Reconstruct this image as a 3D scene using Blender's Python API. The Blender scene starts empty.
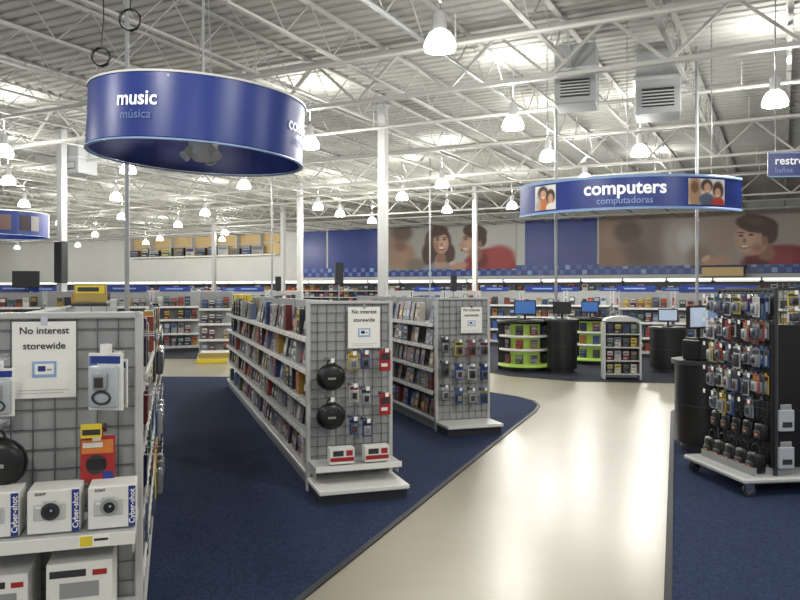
import bpy, math, random, bmesh
from mathutils import Vector, Matrix
random.seed(7)
S=bpy.context.scene
col=S.collection
F=750.; H=1.55; HY=290.
R=math.radians
def at(px,Y): return (px-400)/F*Y
def zt(py,Y): return H+(HY-py)/F*Y

# ---------------------------------------------------------------- materials
def srgb(c):
    return tuple(((x/255)/12.92 if x/255<=.04045 else (((x/255)+.055)/1.055)**2.4) for x in c)+(1,)
def mat(name,c,rough=.5,metal=0,emit=0,noise=0,nscale=8,bump=0,spec=.5):
    m=bpy.data.materials.new(name); m.use_nodes=True
    nt=m.node_tree; b=nt.nodes['Principled BSDF']
    cc=srgb(c)
    b.inputs['Base Color'].default_value=cc
    b.inputs['Roughness'].default_value=rough
    b.inputs['Metallic'].default_value=metal
    b.inputs['Specular IOR Level'].default_value=spec
    if emit:
        b.inputs['Emission Color'].default_value=cc
        b.inputs['Emission Strength'].default_value=emit
    if noise or bump:
        tc=nt.nodes.new('ShaderNodeTexCoord'); n=nt.nodes.new('ShaderNodeTexNoise')
        n.inputs['Scale'].default_value=nscale; n.inputs['Detail'].default_value=4
        nt.links.new(tc.outputs['Object'],n.inputs['Vector'])
        if noise:
            r=nt.nodes.new('ShaderNodeValToRGB')
            r.color_ramp.elements[0].position=.3; r.color_ramp.elements[1].position=.7
            r.color_ramp.elements[0].color=tuple(x*(1-noise) for x in cc[:3])+(1,)
            r.color_ramp.elements[1].color=tuple(min(1,x*(1+noise)) for x in cc[:3])+(1,)
            nt.links.new(n.outputs['Fac'],r.inputs['Fac']); nt.links.new(r.outputs['Color'],b.inputs['Base Color'])
        if bump:
            bp=nt.nodes.new('ShaderNodeBump'); bp.inputs['Strength'].default_value=bump; bp.inputs['Distance'].default_value=.01
            nt.links.new(n.outputs['Fac'],bp.inputs['Height']); nt.links.new(bp.outputs['Normal'],b.inputs['Normal'])
    return m
def randmat(name,pal,mul=1.0,rough=.4):
    m=bpy.data.materials.new(name); m.use_nodes=True
    nt=m.node_tree; b=nt.nodes['Principled BSDF']; b.inputs['Roughness'].default_value=rough
    oi=nt.nodes.new('ShaderNodeObjectInfo')
    mt=nt.nodes.new('ShaderNodeMath'); mt.operation='MULTIPLY'; mt.inputs[1].default_value=mul
    fr=nt.nodes.new('ShaderNodeMath'); fr.operation='FRACT'
    r=nt.nodes.new('ShaderNodeValToRGB'); r.color_ramp.interpolation='CONSTANT'
    nt.links.new(oi.outputs['Random'],mt.inputs[0]); nt.links.new(mt.outputs[0],fr.inputs[0]); nt.links.new(fr.outputs[0],r.inputs['Fac'])
    nt.links.new(r.outputs['Color'],b.inputs['Base Color'])
    el=r.color_ramp.elements
    while len(el)>1: el.remove(el[-1])
    el[0].position=0; el[0].color=srgb(pal[0])
    for i,c in enumerate(pal[1:],1):
        e=el.new(i/len(pal)); e.color=srgb(c)
    return m
M={}
M['floor']=mat('polished_concrete',(163,157,142),.3,noise=.10,nscale=.7,spec=.42)
M['deck']=mat('painted_deck',(172,172,166),.8)
M['steel']=mat('painted_steel_joist',(178,178,173),.55)
M['wall']=mat('painted_wall',(206,208,205),.7,noise=.03,nscale=.5)
M['carpet']=mat('blue_carpet',(44,55,82),.95,noise=.35,nscale=60,bump=.6,spec=.1)
M['carpet2']=mat('grey_carpet',(50,53,62),.95,noise=.3,nscale=40,spec=.1)
M['edge']=mat('carpet_rubber_edge',(28,30,36),.6)
M['grey']=mat('grey_metal',(150,152,154),.4,metal=.2)
M['lgrey']=mat('light_grey_metal',(186,187,187),.4)
M['panel']=mat('panel_grey',(158,160,161),.55)
M['wire']=mat('wire_grey',(104,106,110),.35,metal=.5)
M['white']=mat('white_plastic',(226,226,222),.4)
M['paper']=mat('white_paper',(240,240,236),.7)
M['black']=mat('black_plastic',(18,18,21),.35)
M['dark']=mat('dark_grey',(44,46,50),.5)
M['blue']=mat('sign_blue',(22,50,132),.35,noise=.14,nscale=1.2)
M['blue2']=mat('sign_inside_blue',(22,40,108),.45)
M['lblue']=mat('light_blue',(140,170,215),.4)
M['pale']=mat('pale_blue_print',(100,124,178),.5)
M['subt']=mat('pale_sign_lettering',(132,154,205),.5,emit=.08)
M['signwhite']=mat('sign_white',(245,247,250),.5,emit=.3)
M['red']=mat('red_print',(160,32,34),.45)
M['orange']=mat('orange_print',(205,120,50),.45)
M['yellow']=mat('yellow_print',(222,198,50),.45)
M['gold']=mat('gold_print',(166,144,76),.45)
M['chrome']=mat('chrome',(200,202,206),.2,metal=1)
M['mdk']=mat('printed_dark',(70,60,62),.6)
M['mgrey']=mat('printed_grey',(168,166,162),.6)
M['mbrown']=mat('printed_brown',(112,92,84),.6)
M['lamp']=mat('lamp_glow',(255,252,240),.4,emit=18)
M['refl']=mat('lamp_reflector_glow',(255,252,240),.3,emit=5)
M['strip']=mat('light_strip',(250,252,248),.4,emit=1.1)
M['warm']=mat('warm_lit_panel',(196,168,116),.5,emit=.1)
M['lime']=mat('lime_lit',(160,192,84),.4,emit=.2)
M['screen']=mat('blue_screen',(60,100,160),.2,emit=.4)
M['screen2']=mat('pale_screen',(170,185,205),.2,emit=.35)
M['rubber']=mat('caster_rubber',(35,35,36),.6)
PAL=[(40,42,50),(96,30,34),(36,52,100),(150,150,146),(60,62,68),(150,120,50),(30,30,34),(120,52,40),(80,94,124),(176,172,164),(50,76,60),(44,38,54)]
PALD=[(28,28,32),(62,64,72),(34,38,58),(96,98,102),(44,32,34),(124,122,118),(24,24,26),(72,36,36)]
PALL=[(205,205,200),(170,176,184),(60,94,150),(180,76,46),(205,180,72),(130,140,152),(34,54,112),(92,94,98)]
M['rA']=randmat('package_print_a',PAL,1,.4)
M['rB']=randmat('package_print_b',PALL,7.31,.4)
M['rC']=randmat('package_print_c',PAL,13.7,.4)
M['rD']=randmat('package_dark',PALD,5.1,.35)
M['blist']=mat('clear_blister',(176,182,190),.15,spec=.8)
M['blistd']=randmat('tinted_blister',[(120,124,132),(60,62,70),(150,154,160),(88,92,104)],3.3,.18)
for i,c_ in enumerate(PAL+PALL[:4]): M['g%d'%i]=mat('goods_print_%d'%i,c_,.5)
NG=len(PAL)+4

# ---------------------------------------------------------------- mesh builder
class MB:
    def __init__(s): s.v=[];s.f=[];s.m=[];s.mats=[];s.s=[]
    def mi(s,m):
        m=M[m] if isinstance(m,str) else m
        if m not in s.mats: s.mats.append(m)
        return s.mats.index(m)
    def add(s,vs,fs,m,sm=False):
        o=len(s.v); k=s.mi(m)
        s.v+= [tuple(p) for p in vs]
        for f in fs: s.f.append(tuple(i+o for i in f)); s.m.append(k); s.s.append(sm)
        return s
    def box(s,x0,x1,y0,y1,z0,z1,m):
        vs=[(x,y,z) for z in (z0,z1) for y in (y0,y1) for x in (x0,x1)]
        return s.add(vs,[(0,2,3,1),(4,5,7,6),(0,1,5,4),(2,6,7,3),(0,4,6,2),(1,3,7,5)],m)
    def cbox(s,x0,x1,y0,y1,z0,z1,m,b=.004,seg=1):
        bm=bmesh.new(); bmesh.ops.create_cube(bm,size=1)
        for v in bm.verts:
            v.co=Vector(((x0+x1)/2+v.co.x*(x1-x0),(y0+y1)/2+v.co.y*(y1-y0),(z0+z1)/2+v.co.z*(z1-z0)))
        bmesh.ops.bevel(bm,geom=bm.edges[:],offset=b,segments=seg,affect='EDGES',profile=.5)
        bm.verts.index_update()
        s.add([v.co[:] for v in bm.verts],[[v.index for v in f.verts] for f in bm.faces],m,seg>1)
        bm.free(); return s
    def cyl(s,p0,p1,r0,m,r1=None,n=12,caps=True):
        r1=r0 if r1 is None else r1
        p0=Vector(p0);p1=Vector(p1); d=(p1-p0).normalized()
        a=d.orthogonal().normalized(); b=d.cross(a)
        vs=[];
        for p,r in((p0,r0),(p1,r1)):
            for i in range(n):
                t=2*math.pi*i/n; vs.append(p+(a*math.cos(t)+b*math.sin(t))*r)
        s.add(vs,[(i,(i+1)%n,n+(i+1)%n,n+i) for i in range(n)],m,True)
        if caps:
            s.add(vs[:n],[tuple(reversed(range(n)))],m); s.add(vs[n:],[tuple(range(n))],m)
        return s
    def tube(s,pts,r,m,n=6):
        for a,b in zip(pts,pts[1:]): s.cyl(a,b,r,m,n=n,caps=False)
        return s
    def beam(s,p0,p1,w,h,m):
        p0=Vector(p0);p1=Vector(p1); d=(p1-p0).normalized()
        up=Vector((0,0,1)) if abs(d.z)<.95 else Vector((0,1,0))
        a=d.cross(up).normalized()*w/2; b=a.cross(d).normalized()*h/2
        vs=[p+x for p in(p0,p1) for x in(a+b,-a+b,-a-b,a-b)]
        return s.add(vs,[(0,1,2,3),(7,6,5,4),(0,4,5,1),(1,5,6,2),(2,6,7,3),(3,7,4,0)],m)
    def lathe(s,prof,m,n=32,a0=0,a1=360,cx=0,cy=0,sm=True):
        full=abs(a1-a0)>=360; k=n if full else n+1
        vs=[]
        for i in range(k):
            t=R(a0+(a1-a0)*i/n)
            for r,z in prof: vs.append((cx+r*math.sin(t),cy-r*math.cos(t),z))
        p=len(prof); fs=[]
        for i in range(n):
            j=(i+1)%k
            for q in range(p-1): fs.append((i*p+q,j*p+q,j*p+q+1,i*p+q+1))
        return s.add(vs,fs,m,sm)
    def poly(s,pts,m): return s.add(pts,[tuple(range(len(pts)))],m)
    def mesh(s,name):
        me=bpy.data.meshes.new(name); me.from_pydata(s.v,[],s.f)
        for m in s.mats: me.materials.append(m)
        me.polygons.foreach_set('material_index',s.m); me.polygons.foreach_set('use_smooth',s.s)
        me.update(); return me
def setp(o,label,cat,group,kind):
    if label: o['label']=label
    if cat: o['category']=cat
    if group: o['group']=group
    if kind: o['kind']=kind
CH={}
def ob(name,me,parent=None,loc=(0,0,0),rot=0,label=None,cat=None,group=None,kind=None,scale=None):
    if isinstance(me,MB): me=me.mesh(name)
    o=bpy.data.objects.new(name,me); col.objects.link(o)
    o.location=loc; o.rotation_euler=(0,0,rot) if not isinstance(rot,tuple) else rot
    if scale: o.scale=scale
    if parent is not None:
        o.parent=parent; CH.setdefault(parent.name,[]).append(o)
    setp(o,label,cat,group,kind); return o
def emp(name,loc,rot=0,label=None,cat=None,group=None,parent=None):
    o=ob(name,None,parent,loc,rot,label,cat,group); o.empty_display_size=.1; return o
def clone(r,loc,rot=0,label=None,group=None,scale=None):
    n=r.copy(); col.objects.link(n); n.location=loc
    n.rotation_euler=(0,0,rot) if not isinstance(rot,tuple) else rot
    if scale: n.scale=scale
    if label: n['label']=label
    if group: n['group']=group
    def rec(a,b):
        for c in CH.get(a.name,[]):
            k=c.copy(); k.parent=b; col.objects.link(k); CH.setdefault(b.name,[]).append(k); rec(c,k)
    rec(r,n); return n
def tmesh(txt,size,m,bold=0,align='CENTER',bend=None,rot90=False,name='lettering'):
    c=bpy.data.curves.new('t','FONT'); c.body=txt; c.size=size; c.offset=bold; c.align_x=align; c.align_y='CENTER'; c.resolution_u=3
    o=bpy.data.objects.new('t',c); col.objects.link(o)
    dg=bpy.context.evaluated_depsgraph_get()
    me=bpy.data.meshes.new_from_object(o.evaluated_get(dg)); me.name=name
    bpy.data.objects.remove(o); bpy.data.curves.remove(c)
    for v in me.vertices:
        x,y=v.co.x,v.co.y
        if rot90: x,y=-y,x
        if bend:
            r,ac,z=bend; a=R(ac)+x/r
            v.co=(r*math.sin(a),-r*math.cos(a),z+y)
        else: v.co=(x,0,y)
    me.materials.clear(); me.materials.append(M[m] if isinstance(m,str) else m)
    return me

class Fr:
    def __init__(s,x,y,deg):
        s.o=Vector((x,y)); s.a=R(deg); s.e=Vector((math.cos(s.a),math.sin(s.a))); s.g=Vector((-math.sin(s.a),math.cos(s.a)))
    def w(s,x,y,z=0):
        p=s.o+s.e*x+s.g*y; return (p.x,p.y,z)
    def onplane(s,px,py,off):
        d=Vector(((px-400)/F,1)); Y=(s.o.dot(s.g)-off)/d.dot(s.g)
        return (d*Y-s.o).dot(s.e), zt(py,Y)

# ---------------------------------------------------------------- shell
WF=Fr(9.2,46,-27)
CEIL=6.4; S0,S1,N0=-56,24,-56
fl=MB(); fl.add([WF.w(S0,N0,0),WF.w(S1,N0,0),WF.w(S1,0,0),WF.w(S0,0,0)],[(0,1,2,3)],'floor'); ob('floor',fl,kind='structure')
c=MB(); P=.3; n=int(-N0/P); vs=[];
prof=[]
for i in range(n):
    y=N0+i*P; prof+=[(y,CEIL),(y+.12,CEIL),(y+.15,CEIL+.035),(y+.27,CEIL+.035)]
prof.append((0,CEIL))
for y,z in prof: vs+=[(S0,y,z),(S1,y,z)]
c.add(vs,[(2*i,2*i+2,2*i+3,2*i+1) for i in range(len(prof)-1)],'deck')
ob('ceiling',c,loc=(9.2,46,0),rot=WF.a,kind='structure')
for nm,b in (('wall_back',(S0,S1,0,.2)),('wall_left',(S0-.2,S0,N0,.2)),('wall_right',(S1,S1+.2,N0,.2))):
    w=MB(); w.box(b[0],b[1],b[2],b[3],0,CEIL+.1,'wall'); ob(nm,w,loc=(9.2,46,0),rot=WF.a,kind='structure')

# joists
JL=50
tc=MB(); tc.beam((0,-JL,0),(0,-.1,0),.1,.04,'steel')
bc=MB(); bc.beam((0,-JL,-.7),(0,-.3,-.7),.08,.04,'steel')
wb=MB(); k=int(JL/.7)
for i in range(k):
    y=-JL+i*.7; a,b=(0,-.7) if i%2==0 else (-.7,0)
    wb.cyl((0,y,a),(0,y+.7,b),.013,'steel',n=4,caps=False)
tcm,bcm,wbm=tc.mesh('top_chord'),bc.mesh('bottom_chord'),wb.mesh('web')
s=-52
first=None
while s<22:
    if first is None:
        first=emp('roof_joist',WF.w(s,0,CEIL-.03),WF.a,'white painted open-web steel roof joist under the metal deck','roof joist','roof joists')
        ob('top_chord',tcm,first); ob('bottom_chord',bcm,first); ob('diagonal_web',wbm,first)
    else: clone(first,WF.w(s,0,CEIL-.03),WF.a)
    s+=1.8
def girder():
    r=emp('roof_girder',WF.w(0,-12,CEIL-.04),WF.a,'deep white steel truss girder carrying the roof joists','girder','roof girders')
    t=MB(); t.beam((-52,0,-.1),(22,0,-.1),.14,.07,'steel'); ob('top_chord',t,r)
    t=MB(); t.beam((-52,0,-1.0),(22,0,-1.0),.14,.07,'steel'); ob('bottom_chord',t,r)
    t=MB()
    for i in range(74):
        x=-52+i; a,b=(-.1,-1.0) if i%2==0 else (-1.0,-.1)
        t.beam((x,0,a),(x+1,0,b),.05,.05,'steel')
    ob('diagonal_web',t,r); return r
g=girder()
for nn in (-22,-32): clone(g,WF.w(0,nn,CEIL-.04),WF.a)
pm=MB(); pm.cyl((-52,0,0),(22,0,0),.04,'steel',n=8)
for i in range(0,74,4): pm.box(-52+i-.01,-52+i+.01,-.01,.01,0,.5,'steel')
pmm=pm.mesh('ceiling_pipe')
for nn,z in ((-5,5.5),(-9,5.45),(-17,5.5),(-20,5.35),(-26,5.5),(-29.5,5.4),(-34,5.5)):
    ob('ceiling_pipe',pmm,loc=WF.w(0,nn,z),rot=WF.a,label='long white sprinkler pipe hung below the roof joists',cat='pipe',group='ceiling pipes')
pm=MB(); pm.cyl((0,-48,0),(0,-1,0),.035,'grey',n=8)
pmm=pm.mesh('conduit_pipe')
for ss in (-23,-7,7.5,14.6): ob('conduit_pipe',pmm,loc=WF.w(ss,0,5.6),rot=WF.a,label='grey conduit pipe running along the roof joists',cat='pipe',group='ceiling conduits')

# columns
cm=MB(); cm.box(-.1,.1,-.1,.1,0,CEIL-.1,'lgrey'); 
cm.box(-.16,.16,-.16,.16,0,.02,'grey'); cm.box(-.15,.15,-.15,.15,CEIL-.16,CEIL-.1,'grey')
cmm=cm.mesh('support_column')
for px,Y in ((383,19),(62,22),(300,33),(214,44),(475,34),(283,40)):
    ob('support_column',cmm,loc=(at(px,Y),Y,0),rot=WF.a,label='square white steel column from floor to roof',cat='column',group='roof columns')
tp=MB(); tp.cyl((0,0,0),(0,0,CEIL-.1),.03,'grey',n=10); tp.cyl((0,0,0),(0,0,.02),.09,'grey',n=14)
tpm=tp.mesh('power_pole')
for px,Y in ((127,9.6),(556,14.9),(697,14.6),(430,27),(272,24)):
    ob('power_pole',tpm,loc=(at(px,Y),Y,0),label='slim grey utility pole rising from the floor to the ceiling',cat='pole',group='utility poles')
t=MB(); t.cbox(-.16,.16,-.12,.12,0,1.2,'dark',.02); t.box(-.13,.13,-.13,-.12,.1,.7,'black'); t.box(-.13,.13,-.13,-.12,.78,1.1,'black'); t.box(-.03,.03,.12,.2,.2,.3,'grey')
ob('column_speaker',t,loc=(at(61,21.6),21.6,1.75),rot=WF.a,label='tall dark speaker cabinet fixed to a white column',cat='speaker')

# lamps
def make_lamp():
    r=emp('high_bay_lamp',(0,0,5),0,'glowing bell-shaped high bay lamp hanging from the roof','lamp','high bay lamps')
    t=MB(); t.cyl((0,0,.12),(0,0,.36),.09,'lgrey',n=16); t.cyl((0,0,.36),(0,0,.4),.05,'lgrey',n=12); ob('ballast_housing',t,r)
    t=MB(); t.lathe([(.08,.14),(.15,.09),(.2,0),(.225,-.08),(.215,-.14)],'refl',n=24); ob('lamp_shade',t,r,label='glowing prismatic bell reflector')
    t=MB(); t.lathe([(.001,-.1),(.05,-.08),(.07,-.02),(.05,.06),(.03,.1)],'lamp',n=16); ob('bulb',t,r)
    t=MB(); t.cyl((0,0,.4),(0,0,CEIL-5),.012,'grey',n=6); ob('hanging_rod',t,r)
    return r
lamp0=make_lamp()
LD=bpy.data.lights.new('lamp_light','POINT'); LD.energy=275; LD.shadow_soft_size=.2; LD.color=(1,.98,.92)
LU=bpy.data.lights.new('lamp_uplight','SPOT'); LU.energy=170; LU.spot_size=R(140); LU.spot_blend=.9; LU.shadow_soft_size=.15; LU.color=(1,.985,.93)
lpos=[]
for px,py in ((440,40),(513,122),(548,155),(775,98),(310,142),(244,184),(205,212),(340,213),(442,183),(447,209),(128,168),(116,196),(8,180),(4,150),(122,216),(24,203),(318,206),(178,224),(225,232),(372,220),(585,178),(640,150),(512,205),(655,190),(60,222),(402,196),(95,234),(160,238),(30,232)):  # the last entries are lamps added to lighten the far left wall
    Y=3.45*F/(HY-py); lpos.append((at(px,Y),Y))
for ss in (-49,-42,-35,-28,-21): 
    p=WF.w(ss,-5.5); lpos.append((p[0],p[1]))  # extra lamps added near the back wall to brighten its dark left part
lpos+=[(-3.5,3.5),(2.5,3.2),(-8,6),(7.5,6),(0,-3),(-6,-3),(6,-3),(-12,11)]  # out-of-view lamps added overhead to light the near area
for i,(x,y) in enumerate(lpos):
    if i==0: o=lamp0; o.location=(x,y,5)
    else: o=clone(lamp0,(x,y,5))
    l=bpy.data.objects.new('lamp_light',LD); col.objects.link(l); l.parent=o; l.location=(0,0,-.3)
    if i<len(lpos)-8:
        l=bpy.data.objects.new('lamp_uplight',LU); col.objects.link(l); l.parent=o; l.location=(0,0,.5); l.rotation_euler=(math.pi,0,0)

def hvac(x,y,w,h,z):
    r=emp('air_diffuser',(x,y,z),WF.a+R(8),'boxy grey sheet-metal air diffuser with louvred face below the roof','air vent','air diffusers')
    t=MB(); t.cbox(-w/2,w/2,-w/2,w/2,0,h,'panel',.02); t.box(-w/2-.04,w/2+.04,-w/2-.04,w/2+.04,h*.55,h*.6,'lgrey'); ob('body',t,r)
    t=MB(); t.box(-w*.35,w*.35,-w/2-.02,-w/2-.005,.12,h*.4,'dark')
    for i in range(5):
        z0=.15+i*(h*.4-.16)/5; t.box(-w*.35,w*.35,-w/2-.05,-w/2-.02,z0,z0+.02,'lgrey')
    ob('louvre',t,r)
    t=MB()
    for a in(-1,1):
        for b in(-1,1): t.cyl((a*w*.4,b*w*.4,h),(a*w*.4,b*w*.4,CEIL-z),.01,'grey',n=6)
    ob('hanger',t,r)
hvac(at(658,15),15,.85,1.2,5.0); hvac(at(577,14.2),14.2,.75,1.1,5.0); hvac(at(240,20),20,.8,.8,5.0); hvac(at(70,22),22.5,.8,.8,5.0)

# ---------------------------------------------------------------- carpets
def carpet(name,pts,m,label,z=.006,edge=True):
    t=MB(); nn=len(pts)
    t.add([(x,y,z) for x,y in pts]+[(x,y,0) for x,y in pts],[tuple(range(nn))]+[(i,nn+i,nn+(i+1)%nn,(i+1)%nn) for i in range(nn)],m)
    o=ob(name,t,label=label,cat='carpet')
    if edge:
        t=MB()
        for i in range(nn-1):
            a=Vector(pts[i]);b=Vector(pts[i+1])
            t.beam((a.x,a.y,z),(b.x,b.y,z),.04,.01,'edge')
        ob('carpet_edge',t,o,label='black rubber edging strip')
    return o
c1=[(-1.95,-.05),(-.5,3.75),(0,5.05),(.64,6.74),(1.33,8.55),(1.72,9.55),(1.86,10.05),(1.86,10.45),(1.7,10.85),(1.4,11.25),(.9,11.8),(.2,12.6),(-.8,13.2),(-3,13.3),(-13,13.6),(-13,-.05)]
carpet('carpet',c1,'carpet','dark blue carpet under the shelving beside the polished aisle')
c2=[(13,-.05),(13,10.3),(8,10.7),(5.2,10.6),(4.3,10.35),(3.75,9.95),(3.45,9.5),(1.34,3.75),(-.06,-.05)]
carpet('carpet',c2[::-1],'carpet','dark blue carpet under the wheeled display and black counters')
carpet('carpet',[(.9,15.4),(2.0,13.5),(3.0,12.7),(5,12.4),(9,12.6),(13,13.5),(18,22),(20,28),(2,30)],'carpet2','dark grey carpet under the computer displays')
carpet('carpet',[(-14,17.0),(-3,16.9),(-1,17.3),(0,18),(1.5,28),(-20,28)],'carpet2','dark grey carpet under distant shelving')

# ---------------------------------------------------------------- product meshes
def m_box():
    t=MB(); t.cbox(-.07,.07,-.03,.03,0,.2,'rA',.003)
    t.box(-.06,.06,-.0315,-.03,.11,.19,'rB'); t.box(-.05,.05,-.0325,-.0315,.13,.155,'rC'); t.box(-.06,.02,-.0315,-.03,.03,.05,'rB'); t.box(-.06,.04,-.0315,-.03,.07,.08,'rC')
    return t.mesh('retail_box')
def m_case():
    t=MB(); t.cbox(-.068,.068,-.008,.008,0,.19,'rD',.002)
    t.box(-.062,.062,-.009,-.008,.01,.18,'rA'); t.box(-.05,.05,-.0098,-.009,.12,.16,'rC'); t.box(-.04,.04,-.0098,-.009,.04,.1,'rB'); t.box(.03,.055,-.0098,-.009,.015,.03,'lgrey')
    return t.mesh('media_case')
def m_blister():
    t=MB(); t.cbox(-.05,.05,-.002,.002,-.17,-.005,'rB',.001); t.box(-.018,.018,-.002,.002,-.005,.015,'rB')
    t.box(-.045,.045,-.003,-.002,-.05,-.015,'rA')
    t.cbox(-.038,.038,-.028,-.003,-.155,-.06,'blistd',.008,2); t.cbox(-.026,.026,-.031,-.012,-.14,-.075,'rD',.006,2)
    return t.mesh('blister_pack')
def m_pouch():
    t=MB()
    n=28; prof=[(.0,-.035),(.06,-.034),(.09,-.025),(.1,0),(.09,.025),(.0,.03)]
    vs=[];fs=[]
    for i in range(n):
        a=2*math.pi*i/n
        for r,y in prof: vs.append((r*math.sin(a)*1.08,y,-.13+r*math.cos(a)))
    p=len(prof)
    for i in range(n):
        j=(i+1)%n
        for q in range(p-1): fs.append((i*p+q,j*p+q,j*p+q+1,i*p+q+1))
    t.add(vs,fs,'black',True)
    t.tube([(.1*math.sin(2*math.pi*i/20)*1.09,0,-.13+.1*math.cos(2*math.pi*i/20)) for i in range(21)],.005,'dark',5)
    t.tube([(-.03,0,-.035),(-.02,0,-.005),(0,0,0),(.02,0,-.005),(.03,0,-.035)],.006,'black',6)
    t.box(-.03,.03,-.037,-.034,-.145,-.13,'grey'); t.box(-.02,.02,-.0375,-.036,-.105,-.085,'dark')
    return t.mesh('round_pouch')
MBX,MCS,MBL,MPO=m_box(),m_case(),m_blister(),m_pouch()
def prod(me,name,loc,rot,label,cat,group,scale=None):
    return ob(name,me,loc=loc,rot=rot,label=label,cat=cat,group=group,scale=scale)
STF=MB()
def stuff(fr,x,y,z,w,d,h):
    k='g%d'%random.randrange(NG); k2='g%d'%random.randrange(NG)
    def bx(x0,x1,y0,y1,z0,z1,m):
        vs=[fr.w(a,b,c) for c in (z0,z1) for b in (y0,y1) for a in (x0,x1)]
        STF.add(vs,[(0,2,3,1),(4,5,7,6),(0,1,5,4),(2,6,7,3),(0,4,6,2),(1,3,7,5)],m)
    bx(x-w/2,x+w/2,y-d/2,y+d/2,z,z+h,k)
    bx(x-w*.4,x+w*.4,y-d/2-.003,y-d/2,z+h*.55,z+h*.9,k2)

# ---------------------------------------------------------------- gondolas
def wiregrid(x0,x1,z0,z1,st,m='wire',y=0,r=.0025):
    t=MB(); x=x0
    while x<=x1+1e-4: t.box(x-r,x+r,y-r,y+r,z0,z1,m); x+=st
    z=z0
    while z<=z1+1e-4: t.box(x0,x1,y-r*2,y,z-r,z+r,m); z+=st
    return t
LEV=[.42,.67,.92,1.17]
def gondola(fr,L,hw,cap_hw,label,capshelves,basedepth,GH=1.45,right=True,left=True,side_hw=None):
    sh=side_hw or hw
    r=emp('gondola_shelving',(fr.o.x,fr.o.y,.006),fr.a,label,'store shelving','gondola shelving runs')
    t=MB(); t.cbox(-.025,.025,.02,L,.12,GH,'panel',.004); 
    ob('centre_panel',t,r)
    t=MB(); t.cbox(-sh,sh,.02,L,.09,.13,'lgrey',.006); t.box(-sh+.03,sh-.03,.04,L-.02,0,.09,'grey'); ob('base_deck',t,r)
    ns=max(1,round(L/1.2)); sl=(L-.04)/ns
    t=MB(); t.box(-.03,.03,-.02,.02,0,GH,'grey'); um=t.mesh('upright_post')
    for i in range(ns+1): ob('upright_post',um,r,loc=(0,.04+i*sl,0))
    t=MB(); t.cbox(.03,sh,.008,sl-.008,-.018,0,'lgrey',.003)
    t.box(sh,sh+.006,.008,sl-.008,-.034,.01,'white')
    yy=.06
    while yy<sl-.1:
        t.box(sh+.006,sh+.009,yy,yy+.05,-.03,.004,'paper'); t.box(sh+.009,sh+.0095,yy+.008,yy+.03,-.02,-.006,'dark'); yy+=.16
    t.box(.03,sh-.04,.0,.006,-.07,-.01,'lgrey'); t.box(.03,sh-.04,sl-.006,sl,-.07,-.01,'lgrey')
    sm=t.mesh('shelf')
    for z in LEV:
        for i in range(ns):
            if right: ob('shelf',sm,r,loc=(0,.04+i*sl,z))
            if left: ob('shelf',sm,r,loc=(0,.04+(i+1)*sl,z),rot=math.pi)
    t=MB(); t.box(-cap_hw,cap_hw,-.005,.012,.1,GH-.01,'panel'); ob('end_panel',t,r)
    ob('wire_grid',wiregrid(-cap_hw,cap_hw,.12,GH,cap_hw*2/round(cap_hw*2/.075),y=-.014,r=.0022),r)
    t=MB()
    for sx in(-1,1): t.cbox(sx*cap_hw-.015,sx*cap_hw+.015,-.03,.02,0,GH+.01,'lgrey',.004)
    t.cbox(-cap_hw,cap_hw,-.03,.02,GH-.015,GH+.01,'lgrey',.004); ob('end_frame',t,r)
    t=MB(); t.cbox(-cap_hw-.01,cap_hw+.01,-basedepth,.0,.075,.11,'white',.006); t.box(-cap_hw,cap_hw,-basedepth+.04,0,0,.075,'dark'); ob('end_base_deck',t,r)
    for z,d in capshelves:
        t=MB(); t.cbox(-cap_hw,cap_hw,-d,-.02,z-.02,z,'lgrey',.003); t.box(-cap_hw,cap_hw,-d-.006,-d,z-.035,z+.008,'white')
        for sx in(-1,1): t.box(sx*(cap_hw-.01)-.003,sx*(cap_hw-.01)+.003,-d*.8,-.02,z-.09,z-.02,'lgrey')
        ob('end_shelf',t,r,loc=(0,0,0))
    return r
hk=MB(); hk.cyl((0,0,0),(0,-.2,0),.003,'chrome',n=6); hk.cyl((0,-.2,0),(0,-.21,.012),.003,'chrome',n=6); hk.box(-.02,.02,-.002,.004,-.02,.012,'chrome'); hk.box(-.014,.014,-.214,-.211,-.02,.012,'paper')
HKM=hk.mesh('peg_hook')
def hook(root,x,z,y=-.014,rot=0,sc=1): ob('peg_hook',HKM,root,loc=(x,y,z),rot=rot,scale=(1,sc,1))

G0=Fr(-1.45,2.80,16.9)
g0=gondola(G0,5.2,.48,.45,'long grey shelving run with wire-grid end panel of camera goods',[(.70,.34),(.36,.36)],.38,side_hw=.46)
G1=Fr(-.395,5.87,18.3)
g1=gondola(G1,6.6,.33,.33,'long grey shelving run packed with media cases',[(.24,.3)],.46)
G2=Fr(.69,8.32,18.3)
g2=gondola(G2,4.4,.33,.31,'shorter grey shelving run with small hanging packages on its end',[],.38)

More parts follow.
